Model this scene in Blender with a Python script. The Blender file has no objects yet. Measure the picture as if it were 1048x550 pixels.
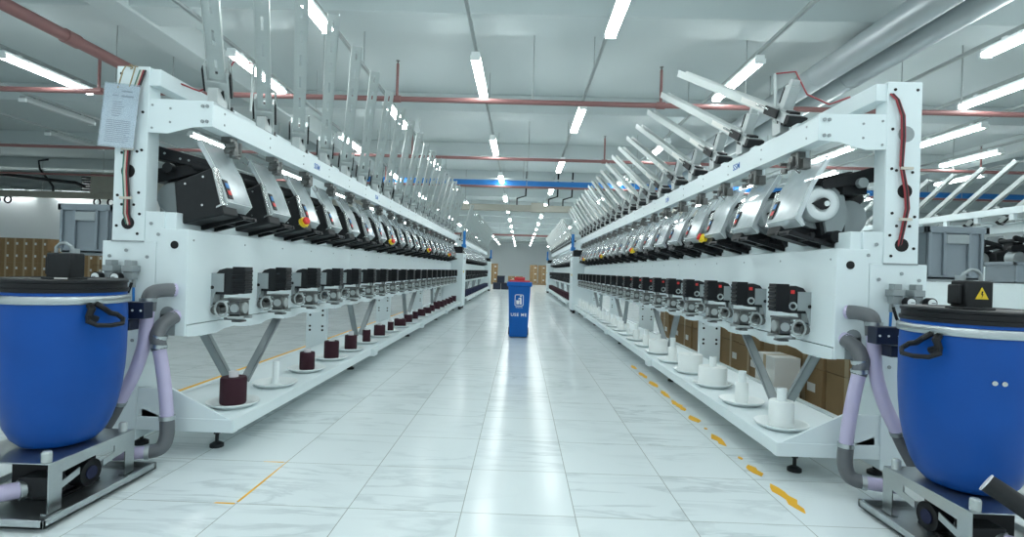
import bpy, math, random
from mathutils import Vector, Matrix
from math import sin, cos, pi, radians
random.seed(7)
S = bpy.context.scene
COL = S.collection
ORD = ['first','second','third','fourth','fifth','sixth','seventh','eighth','ninth','tenth','eleventh','twelfth',
       'thirteenth','fourteenth','fifteenth','sixteenth','seventeenth','eighteenth','nineteenth','twentieth']

# ------------------------------------------------------------------ materials
def mat(name, col, rough=.45, metal=0., spec=.5, emit=None, estr=0., coat=0.):
    m = bpy.data.materials.new(name); m.use_nodes = True
    b = m.node_tree.nodes['Principled BSDF']
    b.inputs['Base Color'].default_value = (*col, 1)
    b.inputs['Roughness'].default_value = rough
    b.inputs['Metallic'].default_value = metal
    b.inputs['Specular IOR Level'].default_value = spec
    b.inputs['Coat Weight'].default_value = coat
    if emit:
        b.inputs['Emission Color'].default_value = (*emit, 1)
        b.inputs['Emission Strength'].default_value = estr
    return m

def vary(m, scale, amount, rough_amt=0., stretch=(1, 1, 1)):
    """small procedural colour / roughness variation"""
    nt = m.node_tree; b = nt.nodes['Principled BSDF']
    tc = nt.nodes.new('ShaderNodeTexCoord'); mp = nt.nodes.new('ShaderNodeMapping')
    mp.inputs['Scale'].default_value = stretch
    n = nt.nodes.new('ShaderNodeTexNoise'); n.inputs['Scale'].default_value = scale; n.inputs['Detail'].default_value = 4
    nt.links.new(tc.outputs['Object'], mp.inputs[0]); nt.links.new(mp.outputs[0], n.inputs['Vector'])
    c = b.inputs['Base Color'].default_value[:]
    mx = nt.nodes.new('ShaderNodeMix'); mx.data_type = 'RGBA'
    mx.inputs[6].default_value = (c[0]*(1-amount), c[1]*(1-amount), c[2]*(1-amount), 1)
    mx.inputs[7].default_value = (min(1, c[0]*(1+amount)), min(1, c[1]*(1+amount)), min(1, c[2]*(1+amount)), 1)
    nt.links.new(n.outputs['Fac'], mx.inputs[0]); nt.links.new(mx.outputs[2], b.inputs['Base Color'])
    if rough_amt:
        r = b.inputs['Roughness'].default_value
        mr = nt.nodes.new('ShaderNodeMapRange')
        mr.inputs['To Min'].default_value = max(0, r-rough_amt); mr.inputs['To Max'].default_value = r+rough_amt
        nt.links.new(n.outputs['Fac'], mr.inputs[0]); nt.links.new(mr.outputs[0], b.inputs['Roughness'])
    return m

WHITE   = vary(mat('white_enamel', (.74,.83,.85), .38), 3, .02)
WHITE2  = vary(mat('white_plastic', (.82,.88,.88), .35), 6, .02)
BLACK   = vary(mat('black_plastic', (.007,.008,.01), .42, spec=.3), 12, .2)
CHAR    = vary(mat('charcoal_casting', (.014,.016,.018), .5, spec=.3), 15, .25)
DARK    = mat('hole_shade_paint', (.008,.008,.009), .8)  # shade inside holes, painted as near-black discs; nothing is cut through
STEEL   = vary(mat('brushed_steel', (.48,.52,.53), .34, 1.), 30, .12, .08, (1,1,12))
CHROME  = vary(mat('dull_chrome', (.55,.57,.56), .22, 1.), 30, .2, .08)
BRONZE  = vary(mat('dark_guide_metal', (.17,.175,.17), .35, .85), 25, .35)
ALU     = vary(mat('anodised_aluminium', (.5,.55,.545), .4, .3), 18, .06, .06, (1,1,6))
GREYC   = vary(mat('cast_aluminium', (.45,.49,.49), .4, .4), 18, .12)
SILVER  = vary(mat('satin_silver_drum', (.72,.77,.78), .3, .35), 12, .05, .05)
GREYP   = vary(mat('grey_painted_metal', (.3,.34,.35), .5, .2), 10, .1)
CRATE   = vary(mat('grey_crate_plastic', (.2,.24,.27), .5), 8, .1)
BLUE    = vary(mat('blue_drum_plastic', (.001,.066,.32), .4, spec=.3), 5, .15)
BLUEBIN = vary(mat('blue_bin_plastic', (.001,.11,.44), .45, spec=.3), 5, .1)
BLUEM   = vary(mat('blue_painted_metal', (.02,.2,.55), .45), 4, .1)
RED     = mat('red_plastic', (.45,.015,.03), .4)
REDBTN  = mat('red_button', (.7,.03,.03), .4)
BLUEBTN = mat('blue_button', (.03,.2,.5), .4)
YELLOW  = mat('yellow_plastic', (.85,.6,.02), .4)
PIPE    = vary(mat('faded_red_pipe_paint', (.26,.125,.12), .5), 4, .12)
MAROON  = mat('maroon_yarn', (.035,.006,.014), .85)
NAVY    = mat('navy_yarn', (.01,.014,.05), .85)
YARNW   = mat('white_yarn', (.84,.88,.87), .7)
TUBEW   = mat('white_paper_tube', (.75,.74,.76), .6)
LAV     = vary(mat('lavender_hose', (.5,.46,.64), .3), 5, .1)
PVC     = vary(mat('dark_grey_pvc', (.12,.13,.14), .4), 9, .15)
CARD    = vary(mat('brown_cardboard', (.3,.19,.09), .8), 5, .12)
TAPE    = mat('packing_tape', (.45,.34,.2), .35)
LABELW  = mat('white_label', (.75,.75,.72), .6)
PAPER   = vary(mat('paper', (.8,.86,.96), .45), 10, .02)
INK     = mat('printed_ink', (.3,.33,.4), .6)
BEIGE   = vary(mat('beige_busway_paint', (.34,.34,.29), .5), 4, .08)
NAVYM   = mat('navy_valve_paint', (.012,.018,.04), .4)
WIRER   = mat('red_wire', (.3,.03,.04), .5)
WIREB   = mat('black_wire', (.015,.012,.015), .5)
WIREG   = mat('green_wire', (.05,.2,.15), .5)
WIREW   = mat('cream_wire', (.6,.56,.48), .5)
AIRB    = mat('blue_air_tube', (.02,.2,.6), .3)
TAPEY   = mat('yellow_floor_tape', (.85,.45,.02), .6)
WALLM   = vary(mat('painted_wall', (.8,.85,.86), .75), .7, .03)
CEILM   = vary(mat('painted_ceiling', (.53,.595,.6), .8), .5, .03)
TRUNK   = mat('grey_trunking', (.36,.4,.4), .5)
DUCT    = vary(mat('galvanised_duct', (.46,.51,.53), .42, .5), 6, .15, .08, (1,.3,1))
TUBEL   = mat('lit_tube_diffuser', (.9,.95,.95), .4, emit=(.94,1.,.995), estr=26.)
TUBEOFF = mat('unlit_tube_diffuser', (.42,.46,.46), .4)
BLUEINK = mat('blue_logo_ink', (.03,.15,.5), .5)

def clear(name, tint, mixf, rough):
    m = bpy.data.materials.new(name); m.use_nodes = True
    nt = m.node_tree; b = nt.nodes['Principled BSDF']; out = nt.nodes['Material Output']
    b.inputs['Base Color'].default_value = (*tint, 1); b.inputs['Roughness'].default_value = rough
    b.inputs['Metallic'].default_value = .35; b.inputs['Specular IOR Level'].default_value = .8
    t = nt.nodes.new('ShaderNodeBsdfTransparent'); t.inputs[0].default_value = (.9,.94,.95,1)
    mx = nt.nodes.new('ShaderNodeMixShader'); mx.inputs[0].default_value = mixf
    tc = nt.nodes.new('ShaderNodeTexCoord'); n = nt.nodes.new('ShaderNodeTexNoise'); n.inputs['Scale'].default_value = 9
    mr = nt.nodes.new('ShaderNodeMapRange'); mr.inputs['To Min'].default_value = mixf-.15; mr.inputs['To Max'].default_value = mixf+.15
    nt.links.new(tc.outputs['Object'], n.inputs['Vector']); nt.links.new(n.outputs['Fac'], mr.inputs[0])
    nt.links.new(mr.outputs[0], mx.inputs[0])
    nt.links.new(t.outputs[0], mx.inputs[1]); nt.links.new(b.outputs[0], mx.inputs[2]); nt.links.new(mx.outputs[0], out.inputs['Surface'])
    return m
ACRYL = clear('clear_acrylic', (.72,.78,.8), .68, .2)
SLEEVE = clear('clear_sleeve', (.7,.75,.8), .3, .1)

def floor_material():
    m = bpy.data.materials.new('marble_floor_tiles'); m.use_nodes = True
    nt = m.node_tree; L = nt.links.new; N = nt.nodes.new
    b = nt.nodes['Principled BSDF']
    g = N('ShaderNodeNewGeometry'); sp = N('ShaderNodeSeparateXYZ'); L(g.outputs['Position'], sp.inputs[0])
    def math_(op, a, bb=None, v=None):
        n = N('ShaderNodeMath'); n.operation = op
        if hasattr(a, 'node'): L(a, n.inputs[0])
        else: n.inputs[0].default_value = a
        if bb is not None:
            if hasattr(bb, 'node'): L(bb, n.inputs[1])
            else: n.inputs[1].default_value = bb
        return n.outputs[0]
    T = .6
    def cell(o, off):
        t = math_('DIVIDE', math_('SUBTRACT', o, off), T)
        fr = math_('FRACT', t); fl = math_('FLOOR', t)
        d = math_('MINIMUM', fr, math_('SUBTRACT', 1., fr))
        return d, fl
    dx, ix = cell(sp.outputs['X'], -1.473); dy, iy = cell(sp.outputs['Y'], 2.759-6)
    joint = math_('LESS_THAN', math_('MINIMUM', dx, dy), .0042)
    # every tile cut from another piece of the stone
    cmb = N('ShaderNodeCombineXYZ'); L(ix, cmb.inputs[0]); L(iy, cmb.inputs[1])
    wn = N('ShaderNodeTexWhiteNoise'); wn.noise_dimensions = '3D'; L(cmb.outputs[0], wn.inputs['Vector'])
    sc = N('ShaderNodeVectorMath'); sc.operation = 'SCALE'; sc.inputs['Scale'].default_value = 13.; L(wn.outputs['Color'], sc.inputs[0])
    ad = N('ShaderNodeVectorMath'); ad.operation = 'ADD'; L(g.outputs['Position'], ad.inputs[0]); L(sc.outputs[0], ad.inputs[1])
    mp = N('ShaderNodeMapping'); mp.inputs['Rotation'].default_value = (0,0,.6); mp.inputs['Scale'].default_value = (.55,2.6,1)
    L(ad.outputs[0], mp.inputs[0])
    n1 = N('ShaderNodeTexNoise'); n1.inputs['Scale'].default_value = 1.7; n1.inputs['Detail'].default_value = 7; n1.inputs['Roughness'].default_value = .55; n1.inputs['Distortion'].default_value = .9
    L(mp.outputs[0], n1.inputs['Vector'])
    vein = math_('ABSOLUTE', math_('SUBTRACT', n1.outputs['Fac'], .5))
    r = N('ShaderNodeValToRGB'); e = r.color_ramp.elements
    e[0].position = 0; e[0].color = (1,1,1,1); e[1].position = .05; e[1].color = (0,0,0,1)
    L(vein, r.inputs[0])
    n2 = N('ShaderNodeTexNoise'); n2.inputs['Scale'].default_value = 1.1; n2.inputs['Detail'].default_value = 3
    L(ad.outputs[0], n2.inputs['Vector'])
    mask = N('ShaderNodeMapRange'); mask.inputs['From Min'].default_value = .42; mask.inputs['From Max'].default_value = .62; L(n2.outputs['Fac'], mask.inputs[0])
    vf = math_('MULTIPLY', math_('MULTIPLY', r.outputs['Color'], mask.outputs[0]), .62)
    base = N('ShaderNodeMix'); base.data_type = 'RGBA'
    base.inputs[6].default_value = (.78,.85,.86,1); base.inputs[7].default_value = (.38,.44,.46,1); L(vf, base.inputs[0])
    cl = N('ShaderNodeMix'); cl.data_type = 'RGBA'; cl.inputs[7].default_value = (.7,.78,.795,1)
    L(base.outputs[2], cl.inputs[6]); L(math_('MULTIPLY', n2.outputs['Fac'], .55), cl.inputs[0])
    j = N('ShaderNodeMix'); j.data_type = 'RGBA'; j.inputs[7].default_value = (.3,.34,.31,1)
    L(cl.outputs[2], j.inputs[6]); L(math_('MULTIPLY', joint, .85), j.inputs[0])
    L(j.outputs[2], b.inputs['Base Color'])
    n3 = N('ShaderNodeTexNoise'); n3.inputs['Scale'].default_value = 2.2; L(g.outputs['Position'], n3.inputs['Vector'])
    rr = N('ShaderNodeMapRange'); rr.inputs['To Min'].default_value = .14; rr.inputs['To Max'].default_value = .24; L(n3.outputs['Fac'], rr.inputs[0])
    L(rr.outputs[0], b.inputs['Roughness']); b.inputs['Specular IOR Level'].default_value = .4
    return m
FLOORM = floor_material()

# ------------------------------------------------------------------ mesh builder
class MB:
    def __init__(s): s.v = []; s.f = []; s.sm = []
    def add(s, vs, fs, smooth=False):
        o = len(s.v); s.v += [tuple(v) for v in vs]
        for f in fs: s.f.append([o+i for i in f]); s.sm.append(smooth)
        return s
    def box(s, x0, x1, y0, y1, z0, z1, M=None):
        vs = [Vector((x,y,z)) for z in (z0,z1) for y in (y0,y1) for x in (x0,x1)]
        if M is not None: vs = [M @ v for v in vs]
        fs = [[0,2,3,1],[4,5,7,6],[0,1,5,4],[2,6,7,3],[0,4,6,2],[1,3,7,5]]
        return s.add(vs, fs)
    def prism(s, poly, axis, a, b, M=None):
        """polygon in the other two axes (order x,z for axis y; y,z for axis x; x,y for axis z), extruded a..b"""
        A = sum(poly[i][0]*poly[(i+1)%len(poly)][1]-poly[(i+1)%len(poly)][0]*poly[i][1] for i in range(len(poly)))
        P = list(poly) if A > 0 else list(poly)[::-1]
        if axis == 'y': mk = lambda p, t: Vector((p[0], t, p[1])); lo, hi = max(a,b), min(a,b)
        elif axis == 'x': mk = lambda p, t: Vector((t, p[0], p[1])); lo, hi = min(a,b), max(a,b)
        else: mk = lambda p, t: Vector((p[0], p[1], t)); lo, hi = min(a,b), max(a,b)
        n = len(P); vs = [mk(p, lo) for p in P]+[mk(p, hi) for p in P]
        if M is not None: vs = [M @ v for v in vs]
        fs = [list(range(n))[::-1], list(range(n, 2*n))]+[[i,(i+1)%n,n+(i+1)%n,n+i] for i in range(n)]
        return s.add(vs, fs)
    def cyl(s, p, q, r, n=12, r2=None):
        p, q = Vector(p), Vector(q); r2 = r if r2 is None else r2
        d = (q-p).normalized(); a = d.orthogonal().normalized(); b = d.cross(a)
        vs = [p+(a*cos(2*pi*i/n)+b*sin(2*pi*i/n))*r for i in range(n)]+[q+(a*cos(2*pi*i/n)+b*sin(2*pi*i/n))*r2 for i in range(n)]
        s.add(vs, [[i,(i+1)%n,n+(i+1)%n,n+i] for i in range(n)], True)
        return s.add(vs, [list(range(n))[::-1], list(range(n,2*n))])
    def tube(s, path, r, n=8, closed=False, rs=None):
        P = [Vector(p) for p in path]; m = len(P); rings = []
        prev = None
        for i in range(m):
            if closed: d = P[(i+1)%m]-P[i-1]
            else: d = P[min(i+1,m-1)]-P[max(i-1,0)]
            d.normalize()
            if prev is None: a = d.orthogonal().normalized()
            else:
                a = prev-d*prev.dot(d); a = a.normalized() if a.length > 1e-5 else d.orthogonal().normalized()
            prev = a; b = d.cross(a); rr = rs[i] if rs else r
            rings.append([P[i]+(a*cos(2*pi*k/n)+b*sin(2*pi*k/n))*rr for k in range(n)])
        vs = [v for R in rings for v in R]; fs = []
        for i in range(m if closed else m-1):
            j = (i+1)%m
            fs += [[i*n+k, i*n+(k+1)%n, j*n+(k+1)%n, j*n+k] for k in range(n)]
        s.add(vs, fs, True)
        if not closed: s.add(rings[0]+rings[-1], [list(range(n))[::-1], list(range(n,2*n))])
        return s
    def lathe(s, prof, c, axis='z', n=24):
        """profile (r, t) revolved round axis through c"""
        c = Vector(c); vs = []; m = len(prof)
        for (r, t) in prof:
            for k in range(n):
                x, y = r*cos(2*pi*k/n), r*sin(2*pi*k/n)
                v = Vector((x,y,t)) if axis == 'z' else Vector((y,t,x)) if axis == 'y' else Vector((t,x,y))
                vs.append(c+v)
        fs = [[i*n+k, i*n+(k+1)%n, (i+1)*n+(k+1)%n, (i+1)*n+k] for i in range(m-1) for k in range(n)]
        s.add(vs, fs, True)
        return s
    def mirror(s):
        s.v = [(-x,y,z) for x,y,z in s.v]; s.f = [f[::-1] for f in s.f]; return s
    def build(s, name, m, parent=None, bevel=0., loc=None, smooth=True):
        me = bpy.data.meshes.new(name); me.from_pydata(s.v, [], s.f)
        for p, k in zip(me.polygons, s.sm): p.use_smooth = k and smooth
        me.materials.append(m); me.update()
        try: me.set_sharp_from_angle(angle=radians(40))
        except Exception: pass
        o = bpy.data.objects.new(name, me); COL.objects.link(o)
        if parent is not None: o.parent = parent
        if loc is not None: o.location = loc
        if bevel:
            w = o.modifiers.new('bevel', 'BEVEL'); w.width = bevel; w.segments = 2; w.limit_method = 'ANGLE'; w.angle_limit = radians(50)
        return o

def empty(name, loc, rz=0.):
    o = bpy.data.objects.new(name, None); COL.objects.link(o); o.empty_display_size = .1
    o.location = loc; o.rotation_euler = (0,0,rz); return o
def tag(o, label, cat, group=None):
    o['label'] = label; o['category'] = cat
    if group: o['group'] = group
    return o
def struct(o): o['kind'] = 'structure'; return o
def copy_tree(o, parent=None, loc=None, rz=None):
    c = o.copy(); COL.objects.link(c); c.parent = parent
    if loc is not None: c.location = loc
    if rz is not None: c.rotation_euler = (0,0,rz)
    for ch in list(o.children): copy_tree(ch, c)
    return c
def text(name, body, size, m, parent, loc, rot, extrude=.0008, align='CENTER'):
    cu = bpy.data.curves.new(name, 'FONT'); cu.body = body; cu.size = size; cu.extrude = extrude; cu.offset = size*.014; cu.space_character = 1.2
    cu.align_x = align; cu.align_y = 'CENTER'; cu.materials.append(m)
    tmp = bpy.data.objects.new(name, cu); COL.objects.link(tmp)
    me = bpy.data.meshes.new_from_object(tmp.evaluated_get(bpy.context.evaluated_depsgraph_get()))
    bpy.data.objects.remove(tmp); me.name = name
    if not me.materials: me.materials.append(m)
    o = bpy.data.objects.new(name, me); COL.objects.link(o); o.parent = parent; o.location = loc; o.rotation_euler = rot
    return o

# ------------------------------------------------------------------ the hall
CZ = 4.75
X0, X1, Y0, Y1 = -26., 22., -5., 60.
struct(MB().box(X0,X1,Y0,Y1,-.1,0).build('floor', FLOORM))
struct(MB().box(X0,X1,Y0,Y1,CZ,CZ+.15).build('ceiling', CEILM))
struct(MB().box(X0,X1,Y1,Y1+.2,0,CZ).build('wall_far', WALLM))
struct(MB().box(X1,X1+.2,Y0,Y1,0,CZ).build('wall_right', WALLM))
struct(MB().box(X0-.2,X0,Y0,Y1,0,CZ).build('wall_left', WALLM))
struct(MB().box(X0,-13.6,19.2,19.4,0,3.75).build('wall_partition', WALLM))
y = 2.4; k = 0
while y < 59:
    k += 1
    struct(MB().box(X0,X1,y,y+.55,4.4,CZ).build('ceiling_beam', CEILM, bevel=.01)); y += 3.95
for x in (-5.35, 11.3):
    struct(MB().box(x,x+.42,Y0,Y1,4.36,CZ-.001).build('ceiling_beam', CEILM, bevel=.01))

# ceiling lamps: rows of battens under a trunking
def make_lamp(lit):
    r = empty('ceiling_lamp', (0,0,0))
    h = MB().box(-.05,.05,-.72,.72,.025,.075)
    h.box(-.02,.02,-.5,-.44,.075,.11); h.box(-.02,.02,.44,.5,.075,.11)
    h.build('housing', TRUNK if not lit else WHITE2, r)
    d = MB().prism([(-.06,.025),(-.055,-.012),(-.03,-.028),(.03,-.028),(.055,-.012),(.06,.025)],'y',-.70,.70)
    d.build('diffuser', TUBEL if lit else TUBEOFF, r)
    for t in (-.715,.715): MB().box(-.062,.062,t-.015,t+.015,-.03,.03).build('end_cap', WHITE2, r)
    return r
LZ = 3.9
lampL, lampO = make_lamp(True), make_lamp(False)
used = {True: False, False: False}
rows = [(-10.2,11.,4,False,'over the cartons, farther side'),(-8.47,8.65,2,False,'over the cartons, nearer side'),
        (-6.92,6.75,13,True,'left of the thick red pipe'),(-3.73,6.5,13,True,'behind the left machine arms'),
        (-2.24,4.38,13,True,'over the left machine arms'),(-.64,6.43,13,True,'over the aisle, left of the bin'),
        (.91,4.33,13,True,'over the aisle, right of the bin'),(2.81,6.33,13,True,'beside the twin silver ducts'),
        (5.22,4.6,12,True,'just right of the twin silver ducts'),(6.45,6.4,11,True,'second right of the silver ducts'),
        (7.55,8.7,6,True,'third right of the silver ducts'),(9.3,10.35,6,True,'fourth right of the silver ducts'),(10.95,12.6,6,True,'farthest right of the ducts')]
for rx, ys, n, lit, desc in rows:
    for i in range(-2 if lit and abs(rx) < 8 else 0, n):  # negative steps: unseen lamps added to light the foreground
        yy = ys+3.95*i+.72
        if yy < -4: continue
        if yy > 59: break
        src = lampL if lit else lampO
        if not used[lit]: o = src; used[lit] = True; o.location = (rx,yy,LZ)
        else: o = copy_tree(src, None, (rx,yy,LZ))
        tag(o, '%s tube lamp, %s in row %s' % ('lit' if lit else 'unlit', ORD[i] if i >= 0 else 'added unseen overhead' if i == -1 else 'added behind the camera', desc), 'ceiling lamp',
            'ceiling tube lamps' if lit else 'unlit ceiling lamps')
    y_end = min(59.5, ys+3.95*n)
    yb = max(1., ys-4)
    t = MB().box(-.018,.018,yb,y_end,LZ+.11,LZ+.15)
    root = empty('lamp_trunking', (rx,0,0)); t.build('channel', TRUNK, root)
    yy = ys-1.2
    while yy < min(y_end, 34):
        if yy > 1: MB().cyl((0,yy,LZ+.16),(0,yy,CZ),.007,6).build('hanger_rod', TRUNK, root)
        yy += 1.975*2
    tag(root, 'thin grey trunking carrying the lamp row %s' % desc, 'trunking', 'lamp trunkings')

for i, x in enumerate((-18.9,-16.7,-14.5)):  # row added to brighten the wall, where a single light shows
    o = copy_tree(lampL, None, (x,19.12,3.62), pi/2)
    tag(o, 'added wall-wash tube lamp on the white wall behind the busway, %s from its far end' % ORD[i], 'wall lamp', 'added wall lamps')
# sprinkler pipes, ducts, busway
def cross_pipe(yp, zp, xa, xb, r, ups, label):
    root = empty('sprinkler_pipe', (0,yp,zp))
    MB().cyl((xa,0,0),(xb,0,0),r,12).build('pipe', PIPE, root)
    for x in ups:
        u = MB().cyl((x,0,0),(x,0,.52),r*.55,8); u.cyl((x-.06,0,0),(x+.06,0,0),r*1.35,12); u.build('riser', PIPE, root)
        MB().cyl((x,0,.52),(x,0,.56),.012,8).cyl((x,0,.56),(x,0,.565),.03,10).build('sprinkler_head', BRONZE, root)
    x = xa+1.5
    while x < xb:
        MB().cyl((x,0,r),(x,0,CZ-zp),.008,6).build('hanger_rod', TRUNK, root); x += 3.1
    tag(root, label, 'pipe')
cross_pipe(7.66, 3.76, -20, 16, .038, (-6.35,-1.9,1.97,9.), 'nearer thin red sprinkler pipe crossing under the ceiling')
cross_pipe(11.6, 3.76, -20, 16, .034, (-2.5,1.78,10.), 'second thin red sprinkler pipe crossing under the ceiling')
cross_pipe(15.1, 3.7, -20, 16, .032, (-4.,6.), 'third thin red sprinkler pipe just before the blue beam')
r = empty('sprinkler_pipe', (0,36,3.72))
MB().tube([(-9,0,0),(1.9,0,0),(2.2,0,.04),(2.4,0,.22),(2.45,0,.5)],.07,10).build('pipe', PIPE, r)
for x in (-5.,-1.5): MB().cyl((x,0,.06),(x,0,CZ-3.72),.01,6).build('hanger_rod', TRUNK, r)
tag(r, 'red pipe with an upturned elbow above the far machines', 'pipe')
r = empty('main_pipe', (-5.68,0,4.0))
m = MB().cyl((0,.5,0),(0,30,0),.075,16)
m.build('pipe', PIPE, r)
for yy in (6.3,12.3): MB().cyl((0,yy,0),(0,yy+.2,0),.088,16).build('coupling', PIPE, r)
for yy in (4.7,8.3,12.,16.): MB().cyl((0,yy,.07),(0,yy,CZ-4),.009,6).build('hanger_rod', TRUNK, r)
tag(r, 'thick faded red water main running along the ceiling', 'pipe')
for i, (x, lab) in enumerate(((4.17,'silver round duct, the one nearer the aisle'),(4.62,'silver round duct, the one farther from the aisle'))):
    r = empty('air_duct', (x,0,4.2))
    m = MB(); m.cyl((0,.5,0),(0,26,0),.165,28); m.build('duct', DUCT, r)
    f = MB(); yy = 1.5
    while yy < 26: f.cyl((0,yy,0),(0,yy+.03,0),.172,28); yy += 3.
    f.build('joint_ring', DUCT, r)
    for yy in (3.,9.,15.,21.): MB().cyl((0,yy,.16),(0,yy,CZ-4.2),.009,6).build('hanger_rod', TRUNK, r)
    tag(r, lab, 'duct', 'twin silver ducts')
r = empty('cross_beam', (0,15.7,3.9))
m = MB().box(-4.9,20,-.07,.07,-.07,.05); m.box(-4.9,20,-.1,.1,.05,.075); m.build('beam', BLUEM, r)
for x in range(-4,20,4): MB().cyl((x,0,.07),(x,0,CZ-3.9),.012,6).build('hanger_rod', TRUNK, r)
tag(r, 'blue crane beam crossing the hall behind the lamps', 'beam')
r = empty('conduit_rail', (0,14.6,3.84)); 
MB().box(-3.2,3.2,-.02,.02,-.02,.02).build('rail', ALU, r)
for x in (-3.,0,3.): MB().cyl((x,0,0),(x,0,.91),.012,6).build('hanger_rod', TRUNK, r)
tag(r, 'thin grey rail hanging just above the blue beam', 'rail')
r = empty('busway', (0,18.2,3.45))
MB().box(-24,9,-.09,.09,-.1,.12).build('trunk', BEIGE, r, .01)
for x, w, h in ((-14.4,.75,.36),(-12.6,.35,.25)):
    b = MB().box(x-w,x+w,-.16,.16,.1,.1+2*h); 
    b.build('tap_off_box', BEIGE, r, .015)
g = MB()
for i in range(6): g.box(-15.5,-15.15,-.12,.12,.17+i*.09,.21+i*.09)
g.build('terminal_fin', CHAR, r)
for xa in (-21.,-19.,-16.6,-13.1):
    MB().tube([(xa,0,.12),(xa,0,.3),(xa-.5,0,.9),(xa-.55,0,1.2),(xa-.2,0,1.25)],.035,8).build('conduit', BLACK, r)
for xa in (-.2,.9,1.4,3.5): MB().tube([(xa,0,.1),(xa,0,.35),(xa+.3,0,.45),(xa+.32,0,1.3)],.03,8).build('conduit', BLACK, r)
for xa in (-18.6,-18.2,-15.,-14.5): 
    MB().tube([(xa+.12*cos(a),-.02,-.2+.12*sin(a)) for a in [2*pi*k/12 for k in range(12)]],.03,6,True).build('hook', BLACK, r)
for x in range(-22,9,5): MB().cyl((x,0,.1),(x,0,CZ-3.45),.012,6).build('hanger_rod', TRUNK, r)
MB().box(.3,.75,-.12,.12,-.12,.2).build('junction_box', BEIGE, r)
MB().tube([(-24,-.25,.95),(-20,-.25,.8),(-15.6,-.25,.42),(-15.3,-.2,.3)],.06,8).build('cable', BLACK, r)
tag(r, 'beige electrical busway with tap-off boxes and black conduits under the ceiling', 'busway')

# floor markings
def tape(name, pieces, m, label):
    b = MB()
    for P in pieces: b.prism(P,'z',.0,.0025)
    o = b.build(name, m); return tag(o, label, 'floor tape')
random.seed(3)
yy = 2.72; pcs = []
gaps = [(2.9,3.3),(3.42,3.62),(3.72,3.78),(4.0,4.3),(4.42,4.47),(4.62,4.85),(5.0,5.42),(5.5,5.85),(6.0,6.35),(6.5,6.9),(7.1,7.4)]
for a, b in gaps:
    x = 1.6; n = max(3,int((b-a)/.05)); wd = .05*min(1,(b-a)/.2)
    Lp = []; Rp = []
    for i in range(n+1):
        t = a+(b-a)*i/n; e = sin(pi*i/n)**.6
        Lp.append((x-wd*e*random.uniform(.3,1),t)); Rp.append((x+.005+wd*e*random.uniform(.3,1),t))
    pcs.append(Rp+Lp[::-1])
tape('floor_tape', pcs, TAPEY, 'worn broken yellow floor tape along the right machine')
tape('floor_tape', [[(-3.34,3.6),(-3.26,3.6),(-3.26,17),(-3.34,17)]], TAPEY, 'unbroken yellow floor line behind the left machine')
st = [[(-1.481,2.78),(-1.469,2.78),(-1.466,3.05),(-1.473,3.4),(-1.478,3.1)],[(-1.59,2.755),(-1.48,2.752),(-1.48,2.765),(-1.58,2.764)],[(-1.62,3.355),(-1.49,3.352),(-1.49,3.362)]]
tape('tape_residue', st, TAPEY, 'faint yellow tape residue left in a tile joint near the left machine')

# ------------------------------------------------------------------ winding machines
P = .65            # pitch of the heads
NH = 20
LEN = NH*P
PF = .335          # panel front, measured back from the shelf lip
def disc_y(m, u, z, r, y, t=.004, n=16): m.cyl((-u,y,z),(-u,y-t,z),r,n)

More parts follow.
